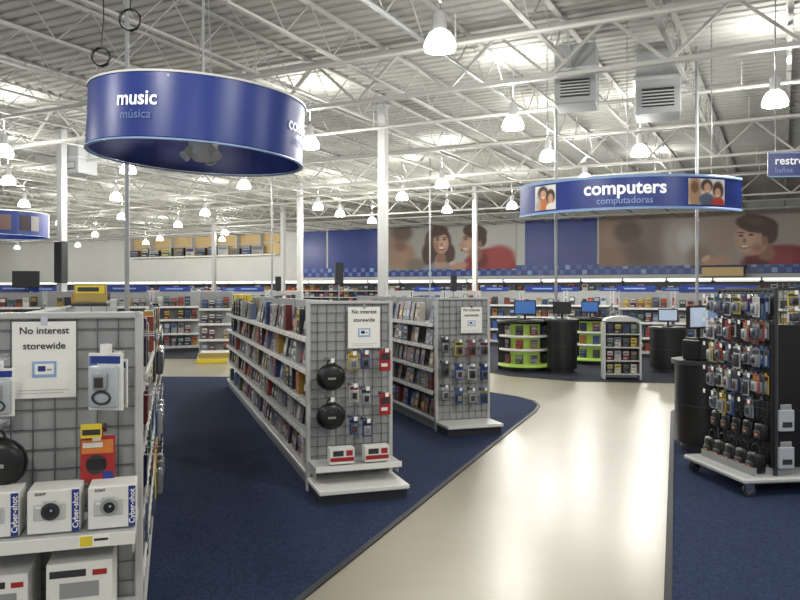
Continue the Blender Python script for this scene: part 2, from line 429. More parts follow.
def fill_side(fr,L,side,hw,pitch,group,kinds,ylim=None,z0=.137,xin=.055,big=1):
    y=.12
    while y<(ylim or L)-.08:
        for li,z in enumerate([z0]+[q+.007 for q in LEV]):
            if random.random()<.06: continue
            k=random.choice(kinds); h=random.uniform(.88,1.06)
            x=side*(hw-xin-random.uniform(0,.03))
            rot=fr.a+(math.pi/2 if side>0 else -math.pi/2)
            if k=='c':
                prod(MCS,'media_case',fr.w(x,y,z),(-.16,0,rot),'slim packaged media case standing face out on the shelf','media case',group,(1,1,h*(1.2 if li==4 else 1)))
            else:
                prod(MBX,'retail_box',fr.w(x,y,z),rot,'small printed retail box standing on the shelf','retail box',group+' boxes',(.9,1,h*(1.0 if z<1.1 else 1.15)))
        y+=pitch*random.uniform(.95,1.12)
fill_side(G1,6.6,-1,.33,.155,'media cases on the long run',['c','c','c','b'])
fill_side(G2,4.4,-1,.33,.16,'media cases on the shorter run',['c','c','b'],ylim=3.0)
fill_side(G0,5.2,1,.46,.17,'goods on the side of the camera run',['b','b','c'],xin=.02)
# packs hanging off the near side strip of the camera run
for z in (1.36,1.12,.88):
    for j in range(3):
        hook(g0,.46,z,y=.1+j*.14,rot=math.pi/2,sc=.35)
        prod(MBL,'blister_pack',G0.w(.51,.1+j*.14,z+.004),G0.a+math.pi/2,'small carded pack hanging on the side of the camera run','blister pack','packs on the side of the camera run')
YB=MBX.copy(); YB.materials[0]=M['yellow']; YB.name='yellow_box'
for i in range(7):
    prod(YB,'yellow_retail_box',G1.w(-.14-.1*(i%2),5.3+i*.17,1.18),G1.a-math.pi/2,'bright yellow boxed product on the top shelf','retail box','yellow boxes',(1,1,1.5))

def sheet(fr,px0,px1,py0,py1,off,label):
    x0,z1=fr.onplane(px0,py0,off); x1,_=fr.onplane(px1,py0,off); _,z0=fr.onplane((px0+px1)/2,py1,off)
    w=x1-x0;h=z1-z0
    r=emp('paper_sign',fr.w((x0+x1)/2,-off,z0),fr.a,label,'sign')
    t=MB(); t.box(-w/2,w/2,0,.003,0,h,'paper'); t.box(-w*.19,w*.19,-.0015,0,h*.27,h*.48,'lblue'); t.box(-w*.15,w*.15,-.0022,-.0015,h*.31,h*.45,'paper'); t.box(-w*.1,w*.02,-.003,-.0022,h*.35,h*.42,'blue'); t.box(w*.04,w*.12,-.003,-.0022,h*.36,h*.38,'grey'); t.box(-w*.4,w*.4,-.001,0,h*.1,h*.11,'lgrey'); t.box(-w*.4,w*.3,-.001,0,h*.06,h*.07,'lgrey')
    ob('sheet',t,r)
    ob('printed_text',tmesh('No interest',w*.165,'dark',w*.003),r,loc=(0,-.002,h*.88))
    ob('printed_text',tmesh('storewide',w*.165,'dark',w*.003),r,loc=(0,-.002,h*.68))
    t=MB(); t.box(-.012,.012,-.004,.006,h-.012,h+.02,'chrome'); ob('clip',t,r)
sheet(G0,12,76,322,398,.03,'white paper sign reading No interest storewide clipped to wire grid')
sheet(G1,348,380,307,348,.05,'small white paper financing sign on the long run end panel')
sheet(G2,461,482,307,333,.05,'small white paper financing sign on the shorter run end panel')

def cam_box(fr,px0,px1,py0,zb,off,label,txt='Cyber-shot',silver=False):
    x0,z1=fr.onplane(px0,py0,off); x1,_=fr.onplane(px1,py0,off); w=x1-x0; h=z1-zb
    r=emp('camera_box',fr.w((x0+x1)/2,-off,zb),fr.a,label,'camera box','boxed cameras on the end shelf')
    t=MB(); t.cbox(-w/2,w/2,0,.14,0,h,'white',.003); t.box(w*.34,w/2-.002,-.0015,.0,.002,h-.002,'blue'); ob('carton',t,r)
    t=MB()
    cx=-w*.08; cz=h*.52
    b='grey' if silver else 'dark'
    t.cbox(cx-w*.3,cx+w*.3,-.006,-.0015,cz-h*.2,cz+h*.17,'lgrey',.002); t.cbox(cx-w*.12,cx+w*.14,-.008,-.0015,cz+h*.12,cz+h*.25,'lgrey',.002)
    t.cyl((cx+w*.02,-.012,cz),(cx+w*.02,-.002,cz),h*.2,b,n=24); t.cyl((cx+w*.02,-.014,cz),(cx+w*.02,-.012,cz),h*.13,'black',n=20); t.cyl((cx+w*.04,-.0145,cz+h*.03),(cx+w*.04,-.014,cz+h*.03),h*.03,'lblue',n=10); t.box(cx-w*.26,cx-w*.16,-.008,-.006,cz+h*.08,cz+h*.13,'white')
    ob('printed_camera_picture',t,r)
    ob('printed_text',tmesh(txt,h*.18,'paper',.0004,rot90=True),r,loc=(w*.42,-.003,h*.5))
    ob('printed_text',tmesh('SONY',h*.09,'dark',.0004),r,loc=(-w*.25,-.003,h*.92))
zb=.712
cam_box(G0,-34,19,496,zb,.28,'white camera carton with blue spine strip cut by the shelf end')
cam_box(G0,27,80,492,zb,.28,'white camera carton with black lens picture and blue strip')
cam_box(G0,88,136,488,zb,.28,'white camera carton with silver camera picture and blue strip',silver=True)
for i,(a,b,h) in enumerate(((-30,28,.22),(46,112,.24))):
    x0,_=G0.onplane(a,570,.32); x1,_=G0.onplane(b,570,.32); w=x1-x0
    r=emp('printer_carton',G0.w((x0+x1)/2,-.32,.376),G0.a,'white printed carton with grey panel on the lower end shelf','carton','cartons on the lower end shelf')
    t=MB(); t.cbox(-w/2,w/2,0,.26,0,h,'white',.003); t.box(-w*.45,w*.45,-.0015,0,h*.1,h*.4,'grey'); t.box(-w*.45,w*.1,-.0015,0,h*.8,h*.9,'dark'); t.box(-w*.3,w*.3,-.0015,0,h*.5,h*.72,'grey'); t.box(w*.2,w*.42,-.0015,0,h*.8,h*.88,'red'); ob('carton_body',t,r)
x,_=G0.onplane(94,548,.35)
t=MB(); t.box(-.05,.05,-.003,0,-.022,.02,'paper'); t.box(-.045,-.005,-.004,-.003,-.018,.016,'yellow'); t.box(.0,.045,-.004,-.003,-.002,.006,'dark')
ob('price_tag',t,g0,loc=(x,-.347,.69))
def hang(fr,root,px,py,off,me,name,label,cat,scale=1,tilt=0,group=None):
    x,z=fr.onplane(px,py,off)
    hook(root,x,z+.0,sc=max(.3,(off+.03)/.2))
    ob(name,me,loc=fr.w(x,-off,z),rot=(0,0,fr.a+tilt),label=label,cat=cat,scale=(scale,)*3,group=group)
t=MB(); t.cbox(-.06,.06,-.002,.002,-.2,-.01,'paper',.001); t.box(-.02,.02,-.002,.002,-.012,.02,'paper'); t.box(-.058,-.03,-.003,-.002,-.19,-.02,'pale'); t.cbox(-.05,.05,-.03,-.002,-.19,-.05,'blist',.01,2)
t.cbox(-.028,.022,-.045,-.02,-.13,-.07,'grey',.008,2); t.cbox(-.018,.012,-.05,-.04,-.12,-.085,'dark',.003); t.tube([(.03*math.cos(a/3)+.0,-.034,-.155+.02*math.sin(a/3)) for a in range(20)],.004,'dark',5); t.box(-.05,.05,-.004,-.002,-.045,-.02,'blue')
ADP=t.mesh('adapter_pack')
hang(G0,g0,106,350,.16,ADP,'adapter_blister_pack','clear white blister pack with a plastic adapter and cable','blister pack',1.1,R(-22))
hang(G0,g0,118,356,.08,ADP,'adapter_blister_pack','clear white blister pack hanging behind another on the hook','blister pack',.95,R(-50))
t=MB(); t.cbox(-.065,.065,-.018,.018,-.19,-.01,'red',.003); t.box(-.02,.02,-.002,.002,-.012,.015,'red'); t.box(-.06,.06,-.0195,-.018,-.075,-.02,'orange'); t.box(-.055,.02,-.0205,-.0195,-.05,-.03,'white')
t.cyl((-.005,-.021,-.12),(-.005,-.018,-.12),.04,'dark',n=20); t.cbox(-.04,.03,-.026,-.02,-.14,-.1,'black',.002); t.box(.02,.06,-.0195,-.018,-.18,-.15,'blue')
RED=t.mesh('red_package')
hang(G0,g0,98,434,.14,RED,'camera_accessory_package','red and orange hanging package picturing a black camera accessory','package',.9)
t=MB(); t.box(-.035,.035,-.001,.001,-.03,.02,'yellow'); t.box(-.03,.03,-.0015,-.001,-.02,.0,'dark')
x,z=G0.onplane(92,430,.2); ob('price_tag',t,g0,loc=(x,-.225,z))
hang(G0,g0,-2,366,.14,ADP,'adapter_blister_pack','blue and white blister pack hanging on a hook','blister pack',.9)
hang(G0,g0,-3,430,.14,MPO,'camera_pouch','dark zip pouch hanging on a hook','pouch',.9)
t=MB(); t.cbox(-.09,.09,-.012,.012,.02,.13,'gold',.003); t.box(-.08,.08,-.0135,-.012,.075,.12,'yellow'); t.box(-.07,.05,-.0145,-.0135,.085,.11,'dark'); t.cbox(-.1,.1,-.04,.04,0,.02,'dark',.004); t.box(-.07,.0,-.0135,-.012,.03,.06,'gold')
ob('counter_card_display',t,loc=G0.w(.12,1.6,1.456),rot=G0.a-.2,label='gold framed card standing on top of the camera run',cat='display card')
for j in range(4):
    prod(MBX,'retail_box',G0.w(-.02,2.4+j*.6,1.456),G0.a,'small box resting on top of the camera run','retail box','boxes on top of the camera run',(.8,.7,.35))

for px,py in ((331,366),(331,405)): hang(G1,g1,px,py-6,.14,MPO,'round_pouch','round black zip pouch hanging on the end panel','pouch',1.0,group='round pouches')
for px,py,s in ((353,353,.75),(365,352,.75),(354,385,.75),(366,388,.75),(354,418,.75),(367,420,.75)):
    hang(G1,g1,px,py,.12,MBL,'blister_pack','small carded blister pack hanging on the end panel','blister pack',s,group='end panel blister packs')
t=MB(); t.cbox(-.05,.05,-.012,.012,-.19,-.005,'red',.003); t.box(-.018,.018,-.002,.002,-.008,.015,'red'); t.box(-.04,.04,-.0135,-.012,-.09,-.03,'dark'); t.box(-.04,.02,-.0135,-.012,-.15,-.12,'white')
RP=t.mesh('red_pack')
for py in (350,394): hang(G1,g1,385,py,.12,RP,'red_hanging_pack','red carded pack hanging at the end panel edge','package',.85,group='red packs')
for px in (342,377):
    x,_=G1.onplane(px,460,.26)
    t=MB(); t.cbox(-.095,.095,0,.09,0,.12,'white',.003); t.box(-.09,.09,-.0015,0,.02,.05,'red'); t.box(-.07,.01,-.0015,0,.06,.1,'dark'); t.box(.03,.08,-.0015,0,.06,.1,'red')
    ob('red_white_carton',t,loc=G1.w(x,-.27,.255),rot=G1.a,label='white carton with red band on the low end shelf',cat='carton',group='red and white cartons')
for py in (338,362,386):
    for px in (445,459,472,484):
        hang(G2,g2,px,py+(3 if px>455 else 0),.10,MBL,'blister_pack','small carded blister pack hanging on the shorter run end','blister pack',.95,group='shorter run blister packs')
def topsign(fr,y,h,m='dark'):
    t=MB(); t.cbox(-.05,.05,-.03,.03,0,.015,'black',.003); t.box(-.006,.006,-.006,.006,.015,h-.15,'grey'); t.cbox(-.035,.035,-.02,.02,h-.18,h,m,.006)
    ob('shelf_top_sensor',t,loc=fr.w(0,y,1.456),rot=fr.a,label='dark upright sensor box standing on the shelving top',cat='sensor',group='shelf top boxes')
topsign(G1,.35,.32); topsign(G2,.25,.26); topsign(G1,3.5,.26)

# ---------------------------------------------------------------- round music sign
def ring_sign(cx,cy,z0,h,rad,tilt,label,texts):
    r=emp('round_hanging_sign',(cx,cy,z0),(0,tilt,0),label,'hanging sign')
    t=MB(); t.lathe([(rad,.025),(rad,h-.02)],'blue',n=72); ob('outer_band',t,r)
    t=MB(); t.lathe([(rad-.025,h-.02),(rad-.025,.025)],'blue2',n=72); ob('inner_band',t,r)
    t=MB(); t.lathe([(rad+.012,h-.02),(rad+.012,h),(rad-.035,h),(rad-.035,h-.02),(rad+.012,h-.02)],'white',n=72); ob('top_rim',t,r)
    t=MB(); t.lathe([(rad+.008,.0),(rad+.008,.016),(rad-.03,.016),(rad-.03,0),(rad+.008,0)],'lblue',n=72); ob('bottom_rim',t,r)
    t=MB()
    for a in (20,110,200,290):
        x,y=rad*math.sin(R(a)),-rad*math.cos(R(a)); t.cyl((x,y,h-.02),(x*.1,y*.1,h+1.2),.006,'grey',n=6)
    t.cyl((0,0,h+1.2),(0,0,CEIL-z0-.1),.012,'grey',n=6)
    for a in (0,90): 
        x,y=rad*math.sin(R(a)),-rad*math.cos(R(a)); t.cyl((x,y,h-.05),(-x,-y,h-.05),.012,'grey',n=6)
    ob('suspension_cable',t,r)
    for (s,a,z,sz,m,b) in texts: ob('lettering',tmesh(s,sz,m,b,bend=(rad+.012,a,z)),r)
    return r
rc=(-2.12,7.85)
rs=ring_sign(rc[0],rc[1],2.91,.63,1.09,R(3),'big round blue hanging sign reading music',[('music',-15.5,.365,.185,'signwhite',.004),('música',-15.5,.22,.12,'pale',.001),('computers',87,.345,.185,'signwhite',.004),('computadoras',87,.2,.11,'pale',.001)])
r=emp('ceiling_spot_cluster',(rc[0]+.06,rc[1],2.90),0,'white cluster of small spot heads hanging inside the round sign','spotlight')
t=MB(); t.cyl((0,0,.06),(0,0,.26),.15,'white',n=24); t.cyl((0,0,.0),(0,0,.06),.09,'white',r1=.15,n=24); ob('housing',t,r)
t=MB(); t.cyl((0,0,.26),(0,0,CEIL-2.95-.1),.012,'grey',n=8); ob('stem',t,r)
for a in (-50,55,170):
    x,y=math.sin(R(a)),-math.cos(R(a)); t=MB(); t.cyl((.12*x,.12*y,.12),(.2*x,.2*y,.03),.05,'lgrey',n=14); t.cyl((.2*x,.2*y,.03),(.21*x,.21*y,.02),.06,'white',n=14); ob('spot_head',t,r)
def coil(cx,cy,cz,rr):
    t=MB(); t.tube([(rr*math.sin(i*.5),.02*math.sin(i*1.3),rr*math.cos(i*.5)) for i in range(40)],.008,'black',6)
    t.tube([(0,0,rr),(.03,0,rr+.3),(0,0,CEIL-cz-.1)],.007,'black',6)
    ob('cable_coil',t,loc=(cx,cy,cz),label='loop of black cable dangling from the roof above the round sign',cat='cable',group='cable coils')
coil(at(101,8.2),8.2,zt(57,8.2),.1); coil(at(130,8.4),8.4,zt(20,8.4),.12)
rl=ring_sign(-10.45,19.6,2.93,.62,1.17,0,'round blue hanging sign with picture panels',[])
def bentpanel(rad,a0,a1,z0,z1,m,name,parent,n=8,label=None):
    t=MB(); t.lathe([(rad,z0),(rad,z1)],m,n=n,a0=a0,a1=a1); return ob(name,t,parent,label=label)
for a0,a1,m in ((5,25,'mdk'),(28,40,'mbrown'),(50,62,'mdk'),(64,76,'mgrey')): bentpanel(1.185,a0,a1,.12,.5,m,'picture_panel',rl)

r=emp('curved_hanging_sign',(4.62,15.34,2.95),R(-16.3),'wide curved blue hanging sign reading computers with picture panels','hanging sign')
ra=2.45; A=53.5; h=.6
t=MB(); t.lathe([(ra,.03),(ra,h-.03)],'blue',n=48,a0=-A,a1=A); ob('front_face',t,r)
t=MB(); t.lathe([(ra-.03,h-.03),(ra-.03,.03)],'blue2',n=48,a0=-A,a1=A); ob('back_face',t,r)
for z,nm in ((0,'bottom_rim'),(h-.045,'top_rim')):
    t=MB(); t.lathe([(ra+.01,z),(ra+.01,z+.045),(ra-.04,z+.045),(ra-.04,z),(ra+.01,z)],'lblue',n=48,a0=-A,a1=A); ob(nm,t,r)
ob('lettering',tmesh('computers',.325,'signwhite',.008,bend=(ra+.015,-1,.37)),r)
ob('lettering',tmesh('computadoras',.165,'subt',.002,bend=(ra+.015,-1,.155)),r)
VC=bpy.data.materials.new('printed_photo'); VC.use_nodes=True
_b=VC.node_tree.nodes['Principled BSDF']; _b.inputs['Roughness'].default_value=.5
_a=VC.node_tree.nodes.new('ShaderNodeAttribute'); _a.attribute_name='print'; VC.node_tree.links.new(_a.outputs['Color'],_b.inputs['Base Color'])
def lerp(a,b,t): return tuple(x+(y-x)*t for x,y in zip(a,b))
def paint(x,y,base,shapes):
    c=base(x,y) if callable(base) else base
    for sp in shapes:
        cx,cy,a,b,soft,colr=sp[:6]; rot=R(sp[6]) if len(sp)>6 else 0; op=sp[7] if len(sp)>7 else 1
        dx,dy=x-cx,y-cy; u=dx*math.cos(rot)+dy*math.sin(rot); v=-dx*math.sin(rot)+dy*math.cos(rot)
        d=math.sqrt((u/a)**2+(v/b)**2)
        t=(1+soft-d)/(2*soft); t=max(0,min(1,t)); t=t*t*(3-2*t)*op
        if t>0: c=lerp(c,colr,t)
    return c
def printmesh(nx,ny,pos,colf,name):
    me=bpy.data.meshes.new(name); vs=[];fs=[];cs=[]
    for j in range(ny+1):
        for i in range(nx+1):
            u,v=i/nx,j/ny; vs.append(pos(u,v)); cs.append(colf(u,v))
    for j in range(ny):
        for i in range(nx):
            k=j*(nx+1)+i; fs.append((k,k+1,k+nx+2,k+nx+1))
    me.from_pydata(vs,[],fs); me.materials.append(VC)
    at_=me.color_attributes.new('print','FLOAT_COLOR','POINT')
    for i,c in enumerate(cs): at_.data[i].color=srgb(c)
    me.update(); return me
def signpic(ac,w,base,shapes):
    rr=ra+.012
    def pos(u,v): a=R(ac)+(u-.5)*w/rr; return (rr*math.sin(a),-rr*math.cos(a),.075+v*.45)
    ob('picture_panel',printmesh(50,36,pos,lambda u,v:paint(u*w,v*.45,base,shapes),'picture_panel'),r,label='printed photograph of people')
LS=(205,160,132); HD=(70,52,46)
signpic(-36,.5,(236,232,224),[(.2,.3,.13,.14,.2,HD),(.21,.27,.075,.1,.2,LS),(.2,.08,.17,.12,.2,(206,120,60)),(.38,.24,.1,.13,.2,HD),(.38,.2,.06,.09,.2,LS),(.4,.03,.12,.1,.2,(230,228,225)),(.21,.23,.03,.01,.4,(240,235,230)),(.08,.1,.07,.2,.4,(180,190,200),0,.7)])
signpic(33,.75,(232,228,220),[(.12,.22,.13,.3,.3,(176,140,112)),(.12,.3,.07,.1,.3,(120,86,66)),(.36,.33,.12,.11,.2,HD),(.37,.28,.075,.1,.2,LS),(.36,.08,.16,.12,.2,(90,96,120)),(.6,.26,.12,.15,.2,HD),(.59,.2,.07,.1,.2,LS),(.6,.02,.15,.12,.2,(180,60,50)),(.37,.24,.03,.01,.4,(240,235,230)),(.58,.16,.03,.01,.4,(240,235,230))])
t=MB()
for a in (-35,0,35):
    x,y=ra*math.sin(R(a)),-ra*math.cos(R(a)); t.cyl((x,y,h),(x,y,CEIL-2.95-.1),.008,'grey',n=6)
ob('suspension_cable',t,r)
Y=12; r=emp('hanging_direction_sign',(at(769,Y)+.62,Y,zt(177,Y)),R(-4),'flat blue hanging sign reading restrooms','hanging sign')
t=MB(); t.cbox(-.62,.62,-.015,.015,0,.4,'blue',.004); t.box(-.61,.61,-.017,-.015,.0,.02,'lblue'); t.box(-.61,.61,-.017,-.015,.38,.4,'lblue'); ob('sign_board',t,r)
ob('lettering',tmesh('restrooms',.185,'signwhite',.003,align='LEFT'),r,loc=(-.52,-.02,.26)); ob('lettering',tmesh('baños',.12,'subt',.001,align='LEFT'),r,loc=(-.52,-.02,.11))
t=MB()
for x in (-.5,.5): t.cyl((x,0,.4),(x,0,CEIL-zt(177,Y)-.1),.008,'grey',n=6)
ob('suspension_cable',t,r)

# ---------------------------------------------------------------- back wall graphics
def wl(px,py,off=.03):
    x,z=WF.onplane(px,py,off); return (x,-off,z)
def top(px): return 232-(px-300)*.05
def bot(px): return 272-(px-300)*.018
def wpanel(px0,px1):
    t=MB(); t.box(wl(px0,250)[0],wl(px1,250)[0],-.04,-.005,wl(px0,bot(px0))[2],wl(px0,top(px0))[2],'blue')
    ob('wall_panel',t,loc=(9.2,46,0),rot=WF.a,label='plain blue painted panel on the end wall',cat='wall panel',group='blue wall panels')
wpanel(302,326); wpanel(328,383); wpanel(525,597)
def mural(px0,px1,base,shapes,label):
    def pos(u,v):
        px=px0+(px1-px0)*u; x=wl(px,250,.05)[0]; z0=wl(px0,bot(px0))[2]; z1=wl(px0,top(px0))[2]
        return (x,-.05,z0+(z1-z0)*v)
    def cf(u,v):
        px=px0+(px1-px0)*u; py=bot(px)+(top(px)-bot(px))*v
        return paint(px,py,base,shapes)
    ob('wall_mural',printmesh(int((px1-px0)*1.7),80,pos,cf,'wall_mural'),loc=(9.2,46,0),rot=WF.a,label=label,cat='wall mural')
SK=(190,150,128); SKS=(150,112,96); SKL=(214,180,160); HR=(84,64,56); HRL=(124,94,78)
mural(386,516,lambda x,y: lerp((162,160,154),(196,196,192),max(0,min(1,(x-410)/80))),[
 (392,250,14,22,.5,(146,128,110)),(402,232,10,10,.4,(104,88,78)),(404,256,11,13,.3,(160,128,110)),(400,246,6,5,.6,(126,98,84)),(416,266,10,8,.4,(128,116,104)),
 # woman
 (438,241,13,15,.12,HR),(429,254,7,12,.25,HR),(449,253,6,10,.25,HR),(432,236,4,9,.6,HRL,20,.7),
 (441,276,21,14,.12,(126,142,164)),(441,258,5,7,.3,SKS),(441,265,7,3,.4,SK),
 (441,243,7.6,10.5,.1,SK,-6),(443.5,242,4.5,7,.6,SKL,0,.8),(436,247,2,5,.6,SKS,0,.6),(438,231.5,10,4.5,.25,HR,-18),
 (437.6,239.6,1.5,.8,.4,(60,46,44)),(444.2,239.2,1.5,.8,.4,(60,46,44)),(437.4,237.6,2.2,.5,.5,(90,66,58)),(444.4,237.2,2.2,.5,.5,(90,66,58)),(441.6,243.8,1.1,1.2,.6,SKS),
 (441.6,248,3.9,1.9,.25,(150,78,74)),(441.6,247.6,3.2,1.1,.3,(240,236,230)),
 # man
 (490,268,27,20,.1,(150,58,60)),(500,257,15,12,.3,(166,72,70)),(480,260,8,7,.3,(112,44,48)),(476,254,6,8,.3,SKS),
 (471,242,9.5,12,.1,SK,12),(461.5,245,2.6,2.2,.4,SK),(462.5,249.5,2.4,1.4,.4,SKS),(475,231,12,7,.12,HR,8),(482,238,4.6,8,.2,HR),(474,229,6,3,.6,HRL,8,.5),(480,243,1.9,3.1,.3,SKS),
 (466,239,1.5,.8,.4,(60,46,44)),(465.6,236.8,2.6,.6,.5,(84,62,56)),(465.5,248.6,2.8,1.1,.3,(232,224,218)),(469,244,4.5,5.5,.7,SKL,0,.6),(474,251,5,3,.7,SKS,0,.6),
 (458,267,10,4.5,.3,SK,-20),(452,263,3,2,.4,SKL,-30)],
 'large wall mural of a smiling woman and a man in red')
mural(599,806,lambda x,y: lerp((128,114,104),(166,156,148),max(0,min(1,(x-610)/120))),[
 (615,236,18,18,.6,(158,132,116)),(628,232,14,12,.4,(100,82,74)),(640,254,22,14,.6,(112,94,84)),(612,260,14,10,.5,(148,120,104)),(655,238,10,20,.6,(130,116,108)),
 (682,244,20,26,.4,(172,166,160)),(687,240,10,13,.5,(202,200,196)),(700,256,12,12,.5,(140,122,108)),(722,232,20,22,.5,(162,144,132)),
 (786,264,44,20,.12,(132,52,58)),(778,259,18,9,.5,(152,64,68)),(756,264,12,8,.4,(100,40,46)),(766,252,9,8,.3,SKS),
 (752,238,17,17,.1,SK,14),(746,240,11,11,.6,SKL,0,.6),(757,223,21,9,.14,HR,6),(770,231,8,12,.2,HR),(756,220,10,4,.6,HRL,6,.5),(765,240,3,5,.3,SKS),
 (741,235,2.4,1,.4,(60,48,46)),(751,234,2.6,1,.4,(60,48,46)),(741,231.8,3.8,.7,.5,(90,68,60)),(751.5,230.6,4,.7,.5,(90,68,60)),(744.5,240,1.8,2.4,.6,SKS),(737,240,2.4,2.4,.4,SK),
 (744.5,246,5,2,.25,(146,84,80)),(744.5,245.6,4.2,1.2,.3,(236,230,224)),(757,247,6,4,.6,SKS,0,.6),
 (716,262,16,6,.3,SK,-12),(706,258,5,2.6,.4,SKL,-30)],
 'large wall mural of a man in red leaning forward')
t=MB(); xa,xb=wl(300,270)[0],20
t.box(xa,xb,-.035,-.005,2.45,3.1,'blue')
i=0; x=xa
while x<xb-.35:
    for j in range(2):
        if (i+j)%2==0: t.box(x+.03,x+.31,-.045,-.035,2.5+j*.3,2.76+j*.3,'lblue' if (i*7+j)%5==0 else 'pale')
    x+=.34; i+=1
ob('wall_graphic_band',t,loc=(9.2,46,0),rot=WF.a,label='blue graphic band with light squares below the murals',cat='wall graphic')
xa,xb=wl(134,250)[0],wl(280,250)[0]
r=emp('high_wall_display',WF.w(0,0,0),WF.a,'long high wall shelf with warm lit niches','wall shelf')
t=MB(); t.box(xa,xb,-.05,-.01,4.2,5.7,'warm'); ob('back_panel',t,r)
t=MB(); t.box(xa,xb,-.6,-.05,4.1,4.2,'white'); ob('display_shelf',t,r)
t=MB(); t.box(xa,xb,-.3,-.05,5.0,5.06,'lgrey')
x=xa
while x<xb: t.box(x,x+.08,-.5,-.05,4.2,5.7,'lgrey'); x+=2.2
ob('divider',t,r)
x=xa+.5
while x<xb-.5:
    w=random.uniform(.6,1.1); prod(MBX,'large_boxed_product',WF.w(x,-.38,4.2),WF.a,'large boxed product on the high wall shelf','boxed product','boxes on the high wall shelf',(w/.14,4,random.uniform(2.4,3.6))); x+=w+.25
def bay():
    r=emp('wall_shelving_bay',(0,0,0),0,'tall wall shelving bay with a white lit canopy','wall shelving','wall shelving bays')
    t=MB(); t.box(-1.2,1.2,-.04,0,.1,2.2,'dark'); ob('back_panel',t,r)
    t=MB(); t.cbox(-1.2,1.2,-.55,-.04,2.05,2.25,'lgrey',.01); ob('canopy',t,r)
    t=MB(); t.box(-1.15,1.15,-.58,-.55,2.08,2.2,'strip'); t.box(-1.1,1.1,-.5,-.3,2.02,2.05,'strip'); ob('light_strip',t,r)
    t=MB(); t.box(-1.2,1.2,-.6,0,0,.12,'grey'); ob('base_deck',t,r)
    t=MB(); t.cbox(-1.19,1.19,-.5,-.04,-.02,0,'lgrey',.004); t.box(-1.19,1.19,-.51,-.5,-.04,.01,'white'); m=t.mesh('shelf')
    for z in (.6,1.05,1.5): ob('shelf',m,r,loc=(0,0,z))
    return r
b0=None
s=-50
while s<18:
    loc=WF.w(s,-.06,0)
    if b0 is None:
        b0=bay(); b0.location=loc; b0.rotation_euler=(0,0,WF.a)
    else: clone(b0,loc,WF.a)
    for q in range(6):
        for z in (.6,1.05,1.5):
            stuff(WF,s-1+q*.4,-.34,z,.34,.25,random.uniform(.2,.4))
    s+=2.42
t=MB(); t.box(wl(703,280)[0],wl(744,280)[0],-.72,-.7,2.3,2.8,'warm'); t.box(wl(703,280)[0]-.1,wl(744,280)[0]+.1,-.76,-.1,2.8,2.9,'dark'); t.box(wl(703,280)[0]-.1,wl(744,280)[0]+.1,-.76,-.1,2.25,2.3,'dark')  # emissive panel added in place of the warm light from a small opening
ob('lit_opening_panel',t,loc=(9.2,46,0),rot=WF.a,label='warm glowing panel standing in for a small lit opening above the wall shelving',cat='glow panel')

# ---------------------------------------------------------------- hall shelving units
def unit(header):
    r=emp('shelving_unit',(0,0,0),0,'grey free-standing shelving unit filled with boxed goods','store shelving','shelving units in the hall')
    t=MB(); t.box(-.6,.6,-.02,.02,.1,1.5,'panel'); ob('back_panel',t,r)
    t=MB(); t.box(-.02,.02,-.03,.03,0,1.52,'lgrey'); um=t.mesh('upright_post')
    for x in(-.58,.58): ob('upright_post',um,r,loc=(x,0,0))
    t=MB(); t.box(-.6,.6,-.45,.45,.08,.14,'lgrey'); t.box(-.57,.57,-.42,.42,0,.08,'dark'); ob('base_deck',t,r)
    t=MB(); t.cbox(-.58,.58,-.4,-.02,-.02,0,'lgrey',.003); t.box(-.58,.58,-.41,-.4,-.04,.01,'white'); m=t.mesh('shelf')
    for z in (.45,.8,1.13): ob('shelf',m,r,loc=(0,0,z))
    if header:
        t=MB(); t.cbox(-.5,.5,-.05,-.03,1.5,1.66,'blue',.003); t.box(-.3,.25,-.053,-.05,1.565,1.6,'lblue'); ob('header_sign',t,r,label='small blue header sign')
    return r
U=[unit(False),unit(True)]
used=[False,False]
def place_unit(x,y,a,hd,solid,fill=5,sx=1):
    i=1 if hd else 0
    if not used[i]: o=U[i]; o.location=(x,y,0.006); o.rotation_euler=(0,0,a); used[i]=True
    else: o=clone(U[i],(x,y,0.006),a)
    o.scale=(sx,1,1)
    fr=Fr(x,y,math.degrees(a))
    for z in (.146,.456,.806,1.136):
        for q in range(fill):
            if random.random()<.1: continue
            if solid: prod(MBX,'retail_box',fr.w((-.5+(q+.5)/fill)*sx,-.25,z),a,'boxed goods standing on a hall shelving unit','retail box','boxes on the hall shelving',(1.0/fill/.15*.85*sx,2,random.uniform(.9,1.3)))
            else: stuff(fr,(-.5+(q+.5)/fill)*sx,-.25,z,sx/fill*.8,.12,random.uniform(.16,.26))
def row(px,Y,ang,n,step,solid=0,fill=5):
    fr=Fr(at(px,Y),Y,ang)
    for k in range(n):
        p=fr.w(k*step,0); place_unit(p[0],p[1],fr.a,k%2,k<solid,fill)
row(177,19.3,18,7,-1.24,solid=2,fill=6)
row(285,26.5,18,10,-1.24,fill=6)
row(262,33,18,12,-1.24)
row(645,17.6,-20,5,1.24,solid=1,fill=6)
row(500,21.5,-20,7,1.24,fill=6)
row(395,28,-12,10,1.24)
row(470,34,-20,10,1.24)
place_unit(at(216,17.0),17.0,R(12),False,True,4,.62)
t=MB(); t.cbox(-.4,.4,-.3,.3,0,.1,'yellow',.01); t.cbox(-.33,.33,-.25,.25,.1,.24,'white',.02); t.box(-.35,.35,-.26,-.25,.12,.22,'gold')
ob('yellow_display_bin',t,loc=(at(216,16.1),16.1,0),rot=R(14),label='low yellow and white product bin at the end of the shelving',cat='display bin')
st=ob('boxed_goods',STF,label='dense rows of small boxed goods filling the far shelving',cat='boxed goods',kind='stuff')

